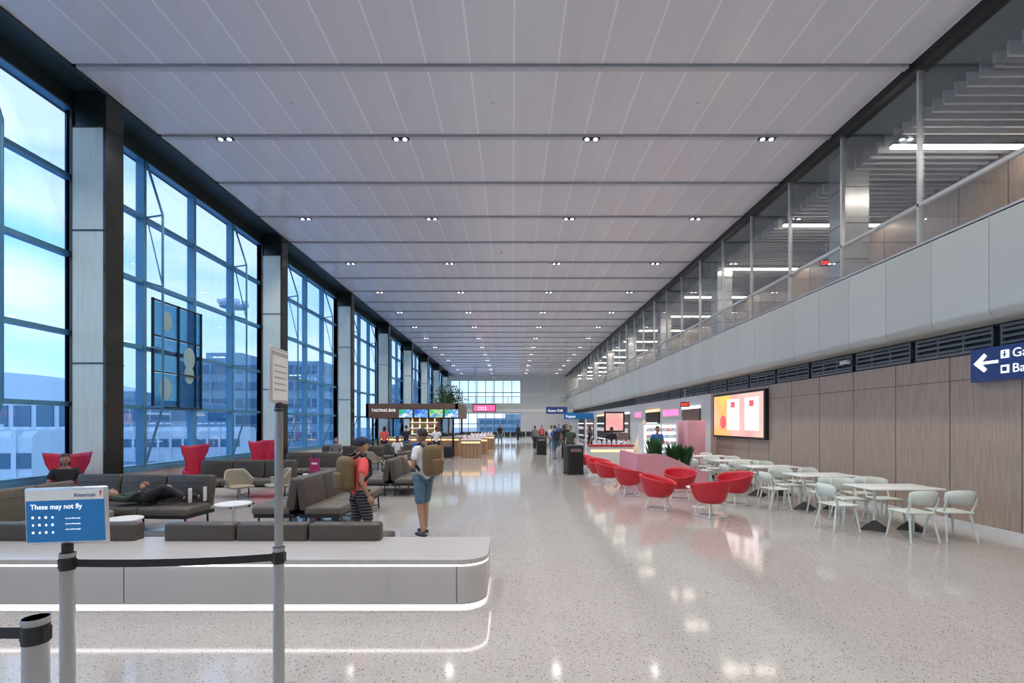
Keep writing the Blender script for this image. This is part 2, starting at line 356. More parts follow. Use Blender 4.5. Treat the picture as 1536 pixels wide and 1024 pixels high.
b.obj('parked_aircraft',(-84,40,-.6),.35)
b=MB(); b.cyl((0,0,-4.5),(0,0,17.5),.28,BLDG,.14); b.lathe([(1.6,0),(1.6,.25)],BLDG,12,(0,0,17)); 
for k in range(8): a=k*pi/4; b.rbox((1.5*math.cos(a),1.5*math.sin(a),17.6),(.6,.6,.5),BRIDGE,.05)
j=b.obj('light_mast',(-36.5,61.5,0)); place(j,'light_mast',(-70,60,0))
b=MB(); b.rbox((0,0,1.2),(5,2,1.4),BRIDGE,.2); b.rbox((3.1,0,1.0),(1.6,1.9,1.5),BRIDGE,.25); b.box(3.2,3.95,-.96,.96,1.1,1.6,BLDW)
for x in (-1.5,3):
    for y in (-.9,.9): b.cyl((x,y-.12,.42),(x,y+.12,.42),.42,BLACK)
j=b.obj('airport_truck',(-24,34,-4.5),.4); place(j,'airport_truck',(-40,52,-4.5),1.2); place(j,'airport_truck',(-19,28,-4.5),2.0)
# ---------------------------------------------------------------- lit platform
def outl(ins,x0=-7.6,yb=5.65):
    r=.27-ins*.5; cx=-.25-ins-r; cy=4.7+ins+r
    p=[(x0,4.7+ins)]+[(cx+r*math.sin(t),cy-r*math.cos(t)) for t in [i*pi/2/14 for i in range(15)]]
    return p+[(-.25-ins,yb),(x0,yb)]
b=MB()
b.prism(outl(.03),'z',0,.032,LED,False); b.prism(outl(.012),'z',.032,.42,PLAT,False); b.prism(outl(.004),'z',.42,.437,LED); b.prism(outl(0),'z',.437,.485,PLAT,False)
b.box(-.56,-.553,4.709,4.715,.05,.42,GRV); b.box(-3.9,-3.893,4.709,4.715,.05,.42,GRV)
for (x0,x1) in ((-7.5,-6.6),(-6.58,-5.5),(-5.48,-4.38),(-4.05,-3.22),(-3.21,-2.38),(-2.37,-1.53)):
    b.rbox(((x0+x1)/2,5.53,.575),(x1-x0-.01,.17,.22),TAUPD,.03,3); b.rbox(((x0+x1)/2,5.93,.36),(x1-x0-.01,.56,.16),TAUPD,.04,3)
b.box(-7.5,-1.6,5.65,6.15,.10,.28,PLAT); b.box(-7.4,-1.7,5.7,6.1,0,.10,BLACK)
b.obj('illuminated_platform_bench')
# ---------------------------------------------------------------- stanchions
def stan(h,r,name,loc,tall=False,sign=None,rz=0):
    b=MB(); b.lathe([(.17,0),(.17,.012),(.15,.03),(.05,.05),(r,.06)],STEEL,28)
    b.cyl((0,0,.05),(0,0,h),r,STEEL,n=20); b.cyl((0,0,h-.11),(0,0,h-.03),r*1.05,BLACK,n=20); b.cyl((0,0,h-.02),(0,0,h),r*1.08,STEEL,n=20)
    b.box(-r*1.15,r*1.15,-.02,.02,h-.1,h-.04,BLACK)
    if tall:
        b.cyl((0,0,h),(0,0,1.95),r*.75,STEEL,n=18); b.cyl((0,0,1.93),(0,0,1.99),.03,BLACK,.02)
        M=b.M; b.M=Matrix.Translation((0,0,2.17))@Matrix.Rotation(math.radians(93),4,'Z')
        b.rbox((0,0,0),(.27,.018,.37),SILV,.008); b.box(-.115,.115,-.011,-.009,-.165,.165,WHITE); b.box(-.115,.115,.009,.011,-.165,.165,WHITE)
        b.box(-.115,.115,-.013,-.010,.13,.155,BEAM)
        for q in range(5): b.box(-.09,.09,-.0125,-.010,.06-q*.04,.07-q*.04,BEAM)
        b.M=M
    if sign: sign(b,h)
    return b.obj(name,loc,rz)
def flysign(b,h):
    b.cyl((0,0,h),(0,0,h+.06),.03,BLACK)
    M=b.M; b.M=Matrix.Translation((0,0,h+.24))@Matrix.Rotation(math.radians(-2),4,'Y')
    b.rbox((0,0,0),(.53,.025,.365),SILV,.012); b.box(-.25,.25,-.0155,-.012,-.165,.165,BLUE2)
    b.box(-.25,.25,-.0165,-.0155,.10,.165,WHITE)
    T=lambda x,z:Matrix.Translation((x,-.018,z))@Matrix.Rotation(pi/2,4,'X')
    b.text('American',.036,BLUE,T(.06,.118),'LEFT',.0005); b.raw([(.225,-.017,.155),(.24,-.017,.155),(.23,-.017,.11)],[(0,1,2)],REDP)
    b.text('These may not fly',.046,SW,T(-.22,.045),'LEFT',.0005)
    for i in range(4):
        for j in range(3):
            if (i+j)%2==0: b.box(-.215+i*.042,-.201+i*.042,-.0175,-.016,-.014-j*.048,0-j*.048,SW)
            else: b.ell((-.207+i*.042,-.0165,-.008-j*.048),(.007,.001,.008),SW,10,6)
    for j in range(3): b.text('carry on limits apply',.012,SW,T(.0,-.02-j*.035),'LEFT',.0004)
    b.M=M
stan(1.02,.036,'tall_barrier_post',(-1.57,3.16,0),True)
stan(1.02,.040,'queue_barrier_post',(-2.86,3.02,0),False,flysign)
stan(1.0,.046,'queue_barrier_post',(-2.09,2.06,0))
b=MB()
def belt(p,q,z0=.925,h=.05,sag=.015):
    N=10; vs=[]
    for i in range(N+1):
        t=i/N; x=p[0]+(q[0]-p[0])*t; y=p[1]+(q[1]-p[1])*t; z=z0-sag*4*t*(1-t); vs+=[(x,y,z),(x,y,z+h)]
    b.raw(vs,[(2*i,2*i+1,2*i+3,2*i+2) for i in range(N)],BLACK)
belt((-1.613,3.155),(-2.813,3.025)); b.obj('barrier_belt')
b=MB(); belt((-2.145,2.06),(-4.4,2.2),.905); b.obj('barrier_belt')
# ---------------------------------------------------------------- seating
def sofa(name,n,loc,rz,double=False,w=.85,bh=.93,M1=TAUPE,M2=TAUPD):
    b=MB(); L=n*w
    for sgn in ((1,-1) if double else (1,)):
        b.M=Matrix.Scale(1,4) if sgn==1 else Matrix.Rotation(pi,4,'Z')
        off=-.02 if double else .25
        for i in range(n):
            x=-L/2+w*(i+.5)
            b.rbox((x,off-.42,.39),(w-.015,.64,.14),M1,.045,3)
            b.rbox((x,off-.06,.66),(w-.015,.15,bh-.38),M2,.045,3,Matrix.Rotation(math.radians(-9),4,'X'))
            b.box(x-w/2+.08,x+w/2-.08,off-.152,off-.146,.80,.806,BLACK)
        b.box(-L/2+.02,L/2-.02,off-.70,off-.02,.27,.33,BLACK)
        for x in (-L/2+.08,L/2-.08)+((0,) if n>2 else ()):
            b.cyl((x,off-.66,0),(x,off-.64,.3),.016,BLACK); b.cyl((x,off-.1,0),(x,off-.12,.3),.016,BLACK); b.cyl((x,off-.66,.06),(x,off-.1,.06),.01,BLACK)
    b.M=Matrix()
    return b.obj(name,loc,rz)
sofa('lounge_sofa',3,(-6.6,8.25,0),math.radians(-3))
sofa('lounge_sofa',2,(-6.9,6.98,0),math.radians(90),M1=GREEN,M2=TAUPE,w=.62)
sofa('lounge_sofa',3,(-6.8,12.0,0),math.radians(4),w=.8,bh=.86)
sofa('back_to_back_sofa',3,(-3.6,9.1,0),math.radians(90),True)
sofa('back_to_back_sofa',2,(-3.1,12.7,0),math.radians(90),True)
sofa('back_to_back_sofa',2,(-6.3,15.0,0),math.radians(5),True)
sofa('back_to_back_sofa',3,(-3.4,16.4,0),math.radians(85),True)
sofa('lounge_sofa',3,(-6.5,19.0,0),0); sofa('lounge_sofa',3,(-4.6,20.8,0),0)
def rtable(loc,h,r,name='round_side_table'):
    b=MB(); b.lathe([(r-.02,-.012),(r,-.004),(r,.012),(r-.01,.018)],WHITE,32,(0,0,h-.018)); b.cyl((0,0,.02),(0,0,h-.02),.025,WHITE); b.lathe([(r*.6,0),(r*.58,.012),(.03,.03)],WHITE,28); return b.obj(name,loc)
rtable((-4.87,8.2,0),.46,.29); rtable((-5.75,6.95,0),.45,.24); rtable((-5.3,12.6,0),.5,.3); rtable((-4.7,14.3,0),.5,.3)
# wing chair (front faces -y)
b=MB(); b.rbox((0,-.05,.42),(.54,.54,.14),REDF,.05,3)
def shell(b,m,fnR,fnTop,zb,a0,a1,th=.05,na=20,nz=7,sy=1):
    vs=[];fs=[]
    for side in (0,1):
        for i in range(na+1):
            a=a0+(a1-a0)*i/na
            for j in range(nz+1):
                t=j/nz; z=zb+(fnTop(a)-zb)*t; r=fnR(a,t)-(th if side else 0)
                vs.append((r*math.sin(a),r*math.cos(a)*sy,z))
    K=(na+1)*(nz+1)
    g=lambda s,i,j:s*K+i*(nz+1)+j
    for i in range(na):
        for j in range(nz):
            fs.append((g(0,i,j),g(0,i+1,j),g(0,i+1,j+1),g(0,i,j+1))); fs.append((g(1,i,j),g(1,i,j+1),g(1,i+1,j+1),g(1,i+1,j)))
        fs.append((g(0,i,nz),g(0,i+1,nz),g(1,i+1,nz),g(1,i,nz))); fs.append((g(0,i,0),g(1,i,0),g(1,i+1,0),g(0,i+1,0)))
    for j in range(nz):
        fs.append((g(0,0,j),g(0,0,j+1),g(1,0,j+1),g(1,0,j))); fs.append((g(0,na,j),g(1,na,j),g(1,na,j+1),g(0,na,j+1)))
    b.raw(vs,fs,m,True)
shell(b,REDF,lambda a,t:.30+.015*t,lambda a:.66-.06*min(1,abs(a)/1.9),.32,-1.9,1.9,.06,24,4)
vs=[];fs=[];NU,NV=16,12
for s in (0,1):
    for j in range(NV+1):
        t=j/NV; z=.42+.88*t; wid=.27-.06*math.sin(pi*min(1,t/.75))+(.08*max(0,(t-.5)/.5)**1.1)
        for i in range(NU+1):
            u=-1+2*i/NU; wing=max(0,abs(u)-.5)/.5
            x=wid*u; y=.26+.08*t-.26*wing**1.3*(.35+.65*t)-.05*s; zz=z-.05*t*(1-abs(u))**.8+.01*wing*t
            vs.append((x,y,zz))
K=(NU+1)*(NV+1)
for j in range(NV):
    for i in range(NU):
        a=j*(NU+1)+i; fs.append((a,a+1,a+NU+2,a+NU+1)); fs.append((K+a,K+a+NU+1,K+a+NU+2,K+a+1))
for i in range(NU): a=NV*(NU+1)+i; fs.append((a,a+1,K+a+1,K+a)); fs.append((i,K+i,K+i+1,i+1))
for j in range(NV):
    a=j*(NU+1); c=a+NU; fs.append((a,a+NU+1,K+a+NU+1,K+a)); fs.append((c,K+c,K+c+NU+1,c+NU+1))
b.raw(vs,fs,REDF,True)
b.cyl((0,0,.05),(0,0,.36),.03,STEEL)
for k in range(4): a=k*pi/2+.78; b.cyl((0,0,.06),(.32*math.cos(a),.32*math.sin(a),.015),.018,STEEL)
w=b.obj('wing_armchair',(-8.38,8.85,0),math.radians(40))
for x,y,r in ((-8.3,12.35,60),(-8.15,15.2,60),(-8.15,16.0,70)): place(w,'wing_armchair',(x,y,0),math.radians(r))
# beige swivel chair
b=MB(); b.rbox((0,0,.44),(.48,.46,.06),BEIGE,.03,3)
shell(b,BEIGE,lambda a,t:.25+.05*t,lambda a:.82 if abs(a)<.7 else .82-.20*min(1,(abs(a)-.7)/.7),.42,-1.9,1.9,.025)
b.cyl((0,0,.1),(0,0,.42),.025,STEEL)
for k in range(5): a=k*2*pi/5; b.cyl((0,0,.12),(.3*math.cos(a),.3*math.sin(a),.03),.016,STEEL); b.ell((.3*math.cos(a),.3*math.sin(a),.025),(.025,.025,.025),BLACK)
w=b.obj('swivel_lounge_chair',(-6.1,10.5,0),.9)
for x,y,r in ((-5.35,10.7,-.9),(-5.1,17.4,2.5)): place(w,'swivel_lounge_chair',(x,y,0),r)
# red tub chair (front -y)
b=MB()
shell(b,REDP,lambda a,t:.22+.17*t**.55,lambda a:.56+.19*(.5+.5*math.cos(a))**.7,.28,-pi,pi,.03,36,8)
b.lathe([(.24,0),(.27,.03),(.29,.09),(.27,.12),(.1,.13)],REDP,28,(0,-.02,.32)); b.lathe([(.05,0),(.22,.01)],REDP,24,(0,0,.275))
for k in range(4):
    a=k*pi/2+pi/4; b.sweep([(.12*math.cos(a),.12*math.sin(a),.29),(.2*math.cos(a),.2*math.sin(a),.27),(.31*math.cos(a),.31*math.sin(a),.012)],.012,WHITE,8)
for k in range(4):
    a=k*pi/2+pi/4; c=a+pi/2; b.cyl((.3*math.cos(a),.3*math.sin(a),.02),(.3*math.cos(c),.3*math.sin(c),.02),.009,WHITE)
w=b.obj('red_tub_chair',(3.15,10.15,0),math.radians(60))
for x,y,r in ((4.1,11.45,-20),(3.95,9.35,200),(5.1,10.75,-70),(2.85,15.9,80),(2.8,13.7,60),(3.0,12.1,100),(2.75,14.8,20),(2.7,17.9,80)): place(w,'red_tub_chair',(x,y,0),math.radians(r))
rtable((4.15,10.4,0),.45,.28,'low_round_table')
# white dining chair (front -y)
b=MB(); b.rbox((0,0,.45),(.44,.43,.025),CHW,.012,2); 
for sx in (-1,1):
    b.sweep([(sx*.17,-.16,.44),(sx*.225,-.22,0)],[.020,.013],CHW,8)
    b.sweep([(sx*.17,.17,.44),(sx*.225,.26,0)],[.020,.013],CHW,8)
    b.sweep([(sx*.20,.16,.44),(sx*.215,.22,.58),(sx*.21,.25,.70)],[.017,.015,.013],CHW,8)
vs=[];fs=[];N=12
for i in range(N+1):
    u=-1+2*i/N; x=.225*u; y=.27-.07*u*u
    zc=.70; hh=.115*(.6+.4*(1-u**4))
    for yy in (0,.014):
        vs+=[(x,y+yy-.01,zc-hh),(x,y+yy+.006,zc),(x,y+yy+.02,zc+hh)]
for i in range(N):
    o=i*6
    for q in ((0,1),(1,2)): fs.append((o+q[0],o+q[1],o+6+q[1],o+6+q[0])); fs.append((o+3+q[0],o+9+q[0],o+9+q[1],o+3+q[1]))
    fs.append((o+2,o+5,o+11,o+8)); fs.append((o,o+6,o+9,o+3))
fs+=[(0,3,4,1),(1,4,5,2)]; o=N*6; fs+=[(o,o+1,o+4,o+3),(o+1,o+2,o+5,o+4)]
b.raw(vs,fs,CHW,True)
dch=b.obj('dining_chair',(6.38,7.5,0),pi)
b=MB(); b.rbox((0,0,.74),(1.25,.72,.03),WHITE,.014,2)
for x in (-.32,.32): b.cyl((x,0,.03),(x,0,.73),.022,WHITE); b.lathe([(.26,0),(.25,.012),(.03,.16)],BLACK,4,(x,0,0)); b.cyl((x,-.25,.72),(x,.25,.72),.015,WHITE)
dt=b.obj('dining_table',(6.65,8.2,0))
for k in range(5):
    yt=8.2+1.95*k
    if k: place(dt,'dining_table',(6.65,yt,0))
    if k: place(dch,'dining_chair',(6.34,yt-.62,0),pi+random.uniform(-.15,.15))
    place(dch,'dining_chair',(7.02,yt-.66,0),pi+random.uniform(-.2,.2))
    place(dch,'dining_chair',(6.32,yt+.58,0),random.uniform(-.15,.15)); place(dch,'dining_chair',(6.97,yt+.58,0),random.uniform(-.15,.15))
    if k<4: place(dch,'dining_chair',(5.68,yt-.02,0),math.radians(95))
# ---------------------------------------------------------------- plants
def plant(name,loc,h,r,n,pot=None,stem=0):
    b=MB(); z0=0
    if pot: b.lathe([(pot*.75,0),(pot,pot*1.5),(pot*.9,pot*1.5),(pot*.85,pot*1.4)],WHITE,20); z0=pot*1.4
    if stem:
        b.sweep([(0,0,z0),(.05,.02,z0+stem*.5),(0,0,z0+stem)],[.06,.045,.03],TRUNK,8); z0+=stem
        for k in range(n):
            a=random.uniform(0,2*pi); e=random.uniform(-.4,1.3); R=r*random.uniform(.3,1)
            c=Vector((R*math.cos(a)*math.cos(e),R*math.sin(a)*math.cos(e),z0+R*math.sin(e)))
            d=Vector((random.uniform(-1,1),random.uniform(-1,1),random.uniform(-1,1))).normalized()*.10; u=d.cross(Vector((.3,.5,.8))).normalized()*.045
            b.raw([c-d,c+u,c+d,c-u],[(0,1,2,3)],LEAF)
            if k%12==0: b.cyl((0,0,z0),c,.012,TRUNK,n=5)
    else:
        for k in range(n):
            a=random.uniform(0,2*pi); R=r*random.uniform(.3,1); hh=h*random.uniform(.6,1); d=Vector((math.cos(a),math.sin(a),0)); u=Vector((-d.y,d.x,0))*.022
            p0=Vector((0,0,z0))+d*.05; p1=p0+d*R*.5+Vector((0,0,hh*.7)); p2=p0+d*R+Vector((0,0,hh))
            b.raw([p0-u,p0+u,p1+u*1.2,p1-u*1.2,p2],[(0,1,2,3),(3,2,4)],LEAF)
    return b.obj(name,loc)
# pink planter wall
b=MB(); b.prism([(3.35,0),(5.25,0),(5.25,.55),(4.95,.62),(4.45,.86),(4.1,1.0),(3.9,1.03),(3.35,1.03)],'y',12.6,12.75,PINK)
b.box(3.35,3.5,12.75,14.6,0,1.03,PINK); b.box(3.5,5.2,13.4,13.5,0,.5,PINK); b.box(3.5,5.2,12.75,13.4,.35,.42,TRUNK); b.box(3.8,5.2,12.59,12.6,.04,.06,WHITE)
b.obj('pink_planter_wall')
for x,y,z,h in ((3.95,13.1,.42,.95),(4.5,13.1,.42,.80),(4.85,13.1,.42,.72)): plant('planter_grass',(x,y,z),h,.30,130,.12)
# ---------------------------------------------------------------- right wall items
Rw=lambda x,y,z:Matrix.Translation((x,y,z))@Matrix.Rotation(-pi/2,4,'Z')@Matrix.Rotation(pi/2,4,'X')
ADS=screen('advert_screen',(1,.70,.12),(1,.55,.16),(.95,.62,.35),1.0,.6); ADP=screen('advert_salmon',(.95,.42,.40),(.92,.50,.46),(.95,.62,.55),1.0,.8); CARD=em('advert_card',(1,.90,.88),1.05); PK=em('advert_pink',(.90,.10,.12),1.0); PAGR=em('advert_grey',(.95,.5,.5),.9)
b=MB(); b.box(7.93,8.05,14.7,18.5,1.33,2.95,BLACK); b.box(7.92,7.93,14.8,18.4,1.40,2.88,ADS); b.box(7.915,7.92,14.8,17.0,1.40,2.88,ADP)
b.ell((7.916,17.6,1.9),(.004,.25,.25),PK,16,10)
for y0,y1 in ((15.05,15.95),(16.35,17.25)):
    b.box(7.905,7.912,y0,y1,1.62,2.72,CARD); b.box(7.90,7.905,y0+.3,y1-.3,2.42,2.62,PK)
    for z in (2.25,2.12,1.85): b.box(7.90,7.905,y0+.12,y1-.12,z,z+.03,PAGR)
b.obj('wall_advert_screen')
b=MB(); b.rbox((7.955,6.15,2.83),(.10,3.9,.56),BLUE,.015)
b.raw([(7.895,8.03,2.86),(7.895,7.85,3.02),(7.895,7.80,2.97),(7.895,7.88,2.885),(7.895,7.62,2.885),(7.895,7.62,2.835),(7.895,7.88,2.835),(7.895,7.80,2.75),(7.895,7.85,2.70)],[(0,1,2,3),(3,4,5,6),(0,3,6),(0,6,7,8)],SW)
for z in (2.92,2.68): b.box(7.892,7.905,7.46,7.58,z-.02,z+.11,SW)
b.box(7.889,7.892,7.48,7.56,2.95,2.965,BLUE); b.box(7.889,7.892,7.51,7.53,2.915,3.015,BLUE); b.box(7.889,7.892,7.485,7.555,2.69,2.76,BLUE)
b.text('Gates D1-D40',.2,SW,Rw(7.895,7.41,2.90)); b.text('Baggage Claim',.2,SW,Rw(7.895,7.41,2.66)); b.box(8.0,8.05,5,7.5,2.7,2.95,BLACK); b.obj('wayfinding_sign')
b=MB(); b.rbox((0,0,0),(.10,.26,.09),WHITE,.02); b.cyl((0,.0,-.045),(0,0,-.08),.035,BLACK); b.cyl((.05,0,0),(.10,0,0),.02,WHITE); b.obj('security_camera',(7.91,11.15,3.30))
# kiosk right
SHELF=em('lit_shelf',(.9,.95,1),1.3); GOODS=screen('goods',(.9,.2,.2),(.9,.9,.8),(.2,.5,.8),.8,14)
b=MB(); b.box(5.0,6.35,18.0,18.6,0,1.85,WHITE); b.box(5.08,6.27,17.96,18.0,.75,1.78,SHELF)
for z in (.8,1.05,1.3,1.55): b.box(5.08,6.27,17.8,17.96,z,z+.02,SILV); b.box(5.12,6.23,17.82,17.94,z+.02,z+.13,GOODS)
b.box(5.65,5.68,17.78,17.96,.75,1.8,SILV); b.obj('display_fridge')
b=MB(); b.rbox((6.95,18.2,.98),(.7,1.0,1.96),PINK,.03); b.obj('pink_partition')
b=MB(); b.box(3.2,4.9,19.0,19.7,0,.92,WHITE); b.box(3.15,4.95,18.95,19.75,.92,.98,REDP); b.box(3.2,4.9,18.98,19.0,.70,.78,AMBER)
b.box(3.25,4.85,19.05,19.08,.98,1.3,CLR)
for k in range(8): b.lathe([(.07,0),(.08,.12),(.03,.2)],GOODS,10,(3.4+k*.2,19.35,.98))
b.obj('food_counter')
b=MB(); b.lathe([(.48,0),(.42,.3),(.05,1.35),(.01,1.4)],CREAM,20); b.cyl((0,0,-.6),(0,0,0),.3,WHITE); b.obj('cone_display',(5.6,19.9,.6))
b=MB(); b.text('SUGAR BAR',.42,NEON,Rw(7.98,24.8,2.25),'LEFT',.02); b.box(8.0,8.05,22.2,24.9,2.15,2.7,PWALL); b.obj('neon_sign')
b=MB(); b.text('CANDY',.42,NEON,Rw(7.98,30.5,2.25),'LEFT',.02); b.box(8.0,8.05,28.2,30.6,2.15,2.7,PWALL); b.obj('neon_sign')
for i,(y0,y1) in enumerate(((20,22),(25.5,28),(32,36),(38,44),(46,50),(52,56))):
    b=MB(); b.box(7.98,8.04,y0,y1,.1,2.5,BLACK if i%2 else DKWOOD); b.box(7.95,8.0,y0,y1,2.5,2.62,AMBER if i%2 else SHELF)
    k=y0+.3
    while k<y1-.3: b.box(7.9,7.98,k,k+.5,.5,.56,SHELF); b.box(7.9,7.98,k,k+.5,1.2,1.5,GOODS); b.box(7.9,7.98,k,k+.5,1.8,1.9,SHELF); k+=.8
    b.obj('shop_front')
b=MB(); b.box(-.3,.3,-.3,.3,0,.06,BLACK)
b.rbox((0,0,.55),(.58,.6,1.02),BLACK,.03); b.box(-.2,.2,-.31,-.30,.82,.94,STEEL); b.box(-.22,.22,-.2,.2,1.055,1.07,STEEL)
w=b.obj('recycling_bin',(2.25,17.2,0),.2); place(w,'recycling_bin',(1.75,28,0))
# hanging signs
def hsign(x0,x1,y,z0,z1,m,t=None):
    b=MB(); b.rbox(((x0+x1)/2,y,(z0+z1)/2),(x1-x0,.12,z1-z0),m,.01)
    for x in (x0+.2,x1-.2): b.cyl((x,y,z1),(x,y,ZC-.02),.012,STEEL)
    if t: b.text(t,(z1-z0)*.5,SW,Matrix.Translation((x0+.15,y-.07,z0+(z1-z0)*.3))@Matrix.Rotation(pi/2,4,'X'))
    return b.obj('hanging_sign')
hsign(3.2,5.2,44,2.75,3.4,BLUE,'Gates D20'); hsign(4.2,6.6,38,2.2,2.7,BLUE2,'Baggage')
b=MB(); b.box(-4.6,-1.9,55,55.15,3.2,4.1,BLACK); b.box(-4.5,-2.0,54.97,55,3.3,4.0,em('gate_screen_pink',(.9,.1,.25),1.2)); b.text('D23',.6,SW,Matrix.Translation((-4,54.95,3.4))@Matrix.Rotation(pi/2,4,'X'))
for x in (-4.3,-2.2): b.cyl((x,55.07,4.1),(x,55.07,ZC-.02),.03,STEEL)
b.obj('gate_screen')
b=MB(); b.box(5.9,7.2,30.0,30.1,1.3,2.6,BLACK); b.box(6.0,7.1,29.98,30.0,1.4,2.5,ADP); b.box(6.3,6.8,30.0,30.1,0,1.3,STEEL); b.obj('advert_totem')
# ---------------------------------------------------------------- bar kiosk (left)
b=MB()
b.box(-8.1,-3.0,26,26.15,2.15,2.95,DKWOOD); b.box(-3.15,-3.0,26,31,2.15,2.95,DKWOOD); b.box(-8.1,-7.95,26,31,2.15,2.95,DKWOOD); b.box(-8.1,-3.0,31,31.15,2.15,2.95,DKWOOD); b.box(-8.0,-3.1,26.1,31,2.8,2.85,BLACK)
for x in (-7.8,-3.3):
    for y in (26.3,30.8): b.cyl((x,y,0),(x,y,2.8),.06,BLACK)
b.box(-7.4,-3.0,26.4,27.0,0,1.05,OAK); b.box(-7.45,-2.9,26.3,27.05,1.05,1.1,WHITE); b.box(-3.6,-3.0,27,31,0,1.05,OAK); b.box(-3.65,-2.9,27,31,1.05,1.1,WHITE)
b.box(-7.4,-3.0,26.38,26.4,.9,.98,AMBER)
b.box(-6.2,-4.4,28.4,29,0,2.3,DKWOOD)
for z in (1.2,1.55,1.9): b.box(-6.1,-4.5,28.1,28.4,z,z+.03,SHELF); [b.lathe([(.035,0),(.035,.15),(.012,.2),(.012,.27)],AMBER if k%3==0 else LEAF,8,(-6.0+.15*k,28.25,z+.03)) for k in range(10)]
b.text('TASTING BAR',.22,SW,Matrix.Translation((-7.8,25.98,2.5))@Matrix.Rotation(pi/2,4,'X'))
b.obj('bar_kiosk')
TV=[screen('tv_a',(.05,.5,.15),(.1,.4,.9),(.9,.9,.9),1.0,3),screen('tv_b',(.03,.12,.6),(.1,.3,.9),(.3,.6,.9),1.0,3),screen('tv_c',(.1,.6,.2),(.5,.8,.3),(.1,.3,.8),1.0,3)]
for i in range(4):
    b=MB(); b.rbox((0,0,0),(.78,.06,.5),BLACK,.01); b.box(-.37,.37,-.034,-.03,-.22,.22,TV[i%3]); b.cyl((0,.03,.1),(0,.10,.15),.02,BLACK); b.obj('bar_television',(-5.85+.84*i,25.85,2.40))
plant('bar_tree',(-4.5,33.2,0),1,1.4,900,.5,2.6)
for x,y in ((-2.2,25.5),(-2.0,28.5),(-2.3,31),(-1.8,34)):
    b=MB(); b.box(-.5,.5,-.5,.5,0,.95,OAK); b.box(-.55,.55,-.55,.55,.95,1.0,WHITE); b.box(-.5,.5,-.51,-.5,.8,.88,AMBER)
    for k in range(5): b.box(-.46+k*.2,-.44+k*.2,-.515,-.5,.05,.78,DKWOOD)
    for k in range(4): b.lathe([(.08,0),(.1,.12),(.04,.22)],GOODS,10,(-.35+.22*k,0,1.0))
    b.obj('wooden_merchandise_counter',(x,y,0))
b=MB(); b.cyl((0,0,0),(0,0,.015),.015,BLACK); b.box(-.14,.14,-.01,.01,.02,.42,mat('menu_maroon',(.35,.03,.12),.5)); b.box(-.08,.08,-.012,-.01,.25,.3,WHITE); b.box(-.15,.15,-.05,.05,0,.02,BLACK)
w=b.obj('menu_stand',(-5.3,12.6,.5)); place(w,'menu_stand',(-4.7,14.3,.5))
# gate seating far
b=MB()
for k in range(5):
    x=-1.3+.65*k; b.rbox((x,0,.43),(.55,.5,.07),BLACK,.03); b.rbox((x,.28,.72),(.55,.06,.5),BLACK,.03,2,Matrix.Rotation(-.2,4,'X'))
for x in (-1.6,-.98,-.33,.33,.98,1.6): b.box(x-.02,x+.02,-.2,.25,.58,.62,STEEL); b.box(x-.015,x+.015,.0,.03,.3,.6,STEEL)
b.box(-1.6,1.6,-.03,.05,.32,.38,STEEL)
for x in (-1.3,1.3): b.box(x-.03,x+.03,-.25,.3,0,.03,STEEL); b.box(x-.03,x+.03,-.02,.04,0,.34,STEEL)
w=b.obj('gate_seat_row',(-3.5,40,0))
for x,y in ((-3.5,43),(-3.2,46),(-6.5,41),(-6.5,44.5),(-.5,50),(-4,50),(-6.4,37),(2.5,52)): place(w,'gate_seat_row',(x,y,0),pi*(int(y)%2))
# ---------------------------------------------------------------- people
def skin_me(vs,es,rad,sub=2):
    me=D.meshes.new('sk'); me.from_pydata(vs,es,[]); ob=D.objects.new('sk',me); sc.collection.objects.link(ob)
    md=ob.modifiers.new('Skin','SKIN'); md.use_smooth_shade=True
    sv=me.skin_vertices[0].data
    for i,r in enumerate(rad): sv[i].radius=(r,r); sv[i].use_root=(i==0)
    ob.modifiers.new('Sub','SUBSURF').levels=sub; 
    dg=bpy.context.evaluated_depsgraph_get(); dg.update(); m2=D.meshes.new_from_object(ob.evaluated_get(dg)); D.objects.remove(ob); return m2
SK=[mat('skin_light',(.55,.33,.24),.5,var=.04),mat('skin_tan',(.40,.23,.155),.5,var=.04),mat('skin_dark',(.14,.075,.05),.5,var=.04)]
HR=mat('hair_dark',(.02,.014,.01),.6,var=.3,scale=60); EYE=mat('eye_white',(.8,.8,.8),.3); IRIS=mat('iris',(.03,.02,.015),.2); LIP=mat('lips',(.4,.12,.1),.5); SHOE=mat('shoe_dark',(.03,.03,.035),.5); SHOEW=mat('shoe_sole',(.6,.6,.6),.5)
def cl(n,c): return mat('cloth_'+n,c,.8,var=.12,scale=20,bump=.1)
CW,CR,CB,CG,CK,CDN,CN=cl('white',(.80,.80,.80)),cl('coral',(.90,.12,.12)),cl('blue',(.03,.14,.5)),cl('olive',(.05,.075,.055)),cl('black',(.02,.02,.025)),cl('denim',(.09,.17,.24)),cl('grey',(.2,.2,.22))
PACK=mat('khaki_backpack',(.16,.105,.045),.7,scale=15)
def stripes():
    m,nt,b=nodes('striped_shorts'); tc=nt.nodes.new('ShaderNodeTexCoord'); w=nt.nodes.new('ShaderNodeTexWave'); w.bands_direction='Z'; w.inputs['Scale'].default_value=7
    r=nt.nodes.new('ShaderNodeValToRGB'); r.color_ramp.interpolation='CONSTANT'; r.color_ramp.elements[0].color=(.02,.02,.03,1); r.color_ramp.elements[1].position=.8; r.color_ramp.elements[1].color=(.2,.17,.17,1)
    nt.links.new(tc.outputs['Object'],w.inputs['Vector']); nt.links.new(w.outputs['Fac'],r.inputs[0]); nt.links.new(r.outputs[0],b.inputs['Base Color']); b.inputs['Roughness'].default_value=.8; return m
STR=stripes()
def lerp(a,c,t): return Vector(a)*(1-t)+Vector(c)*t
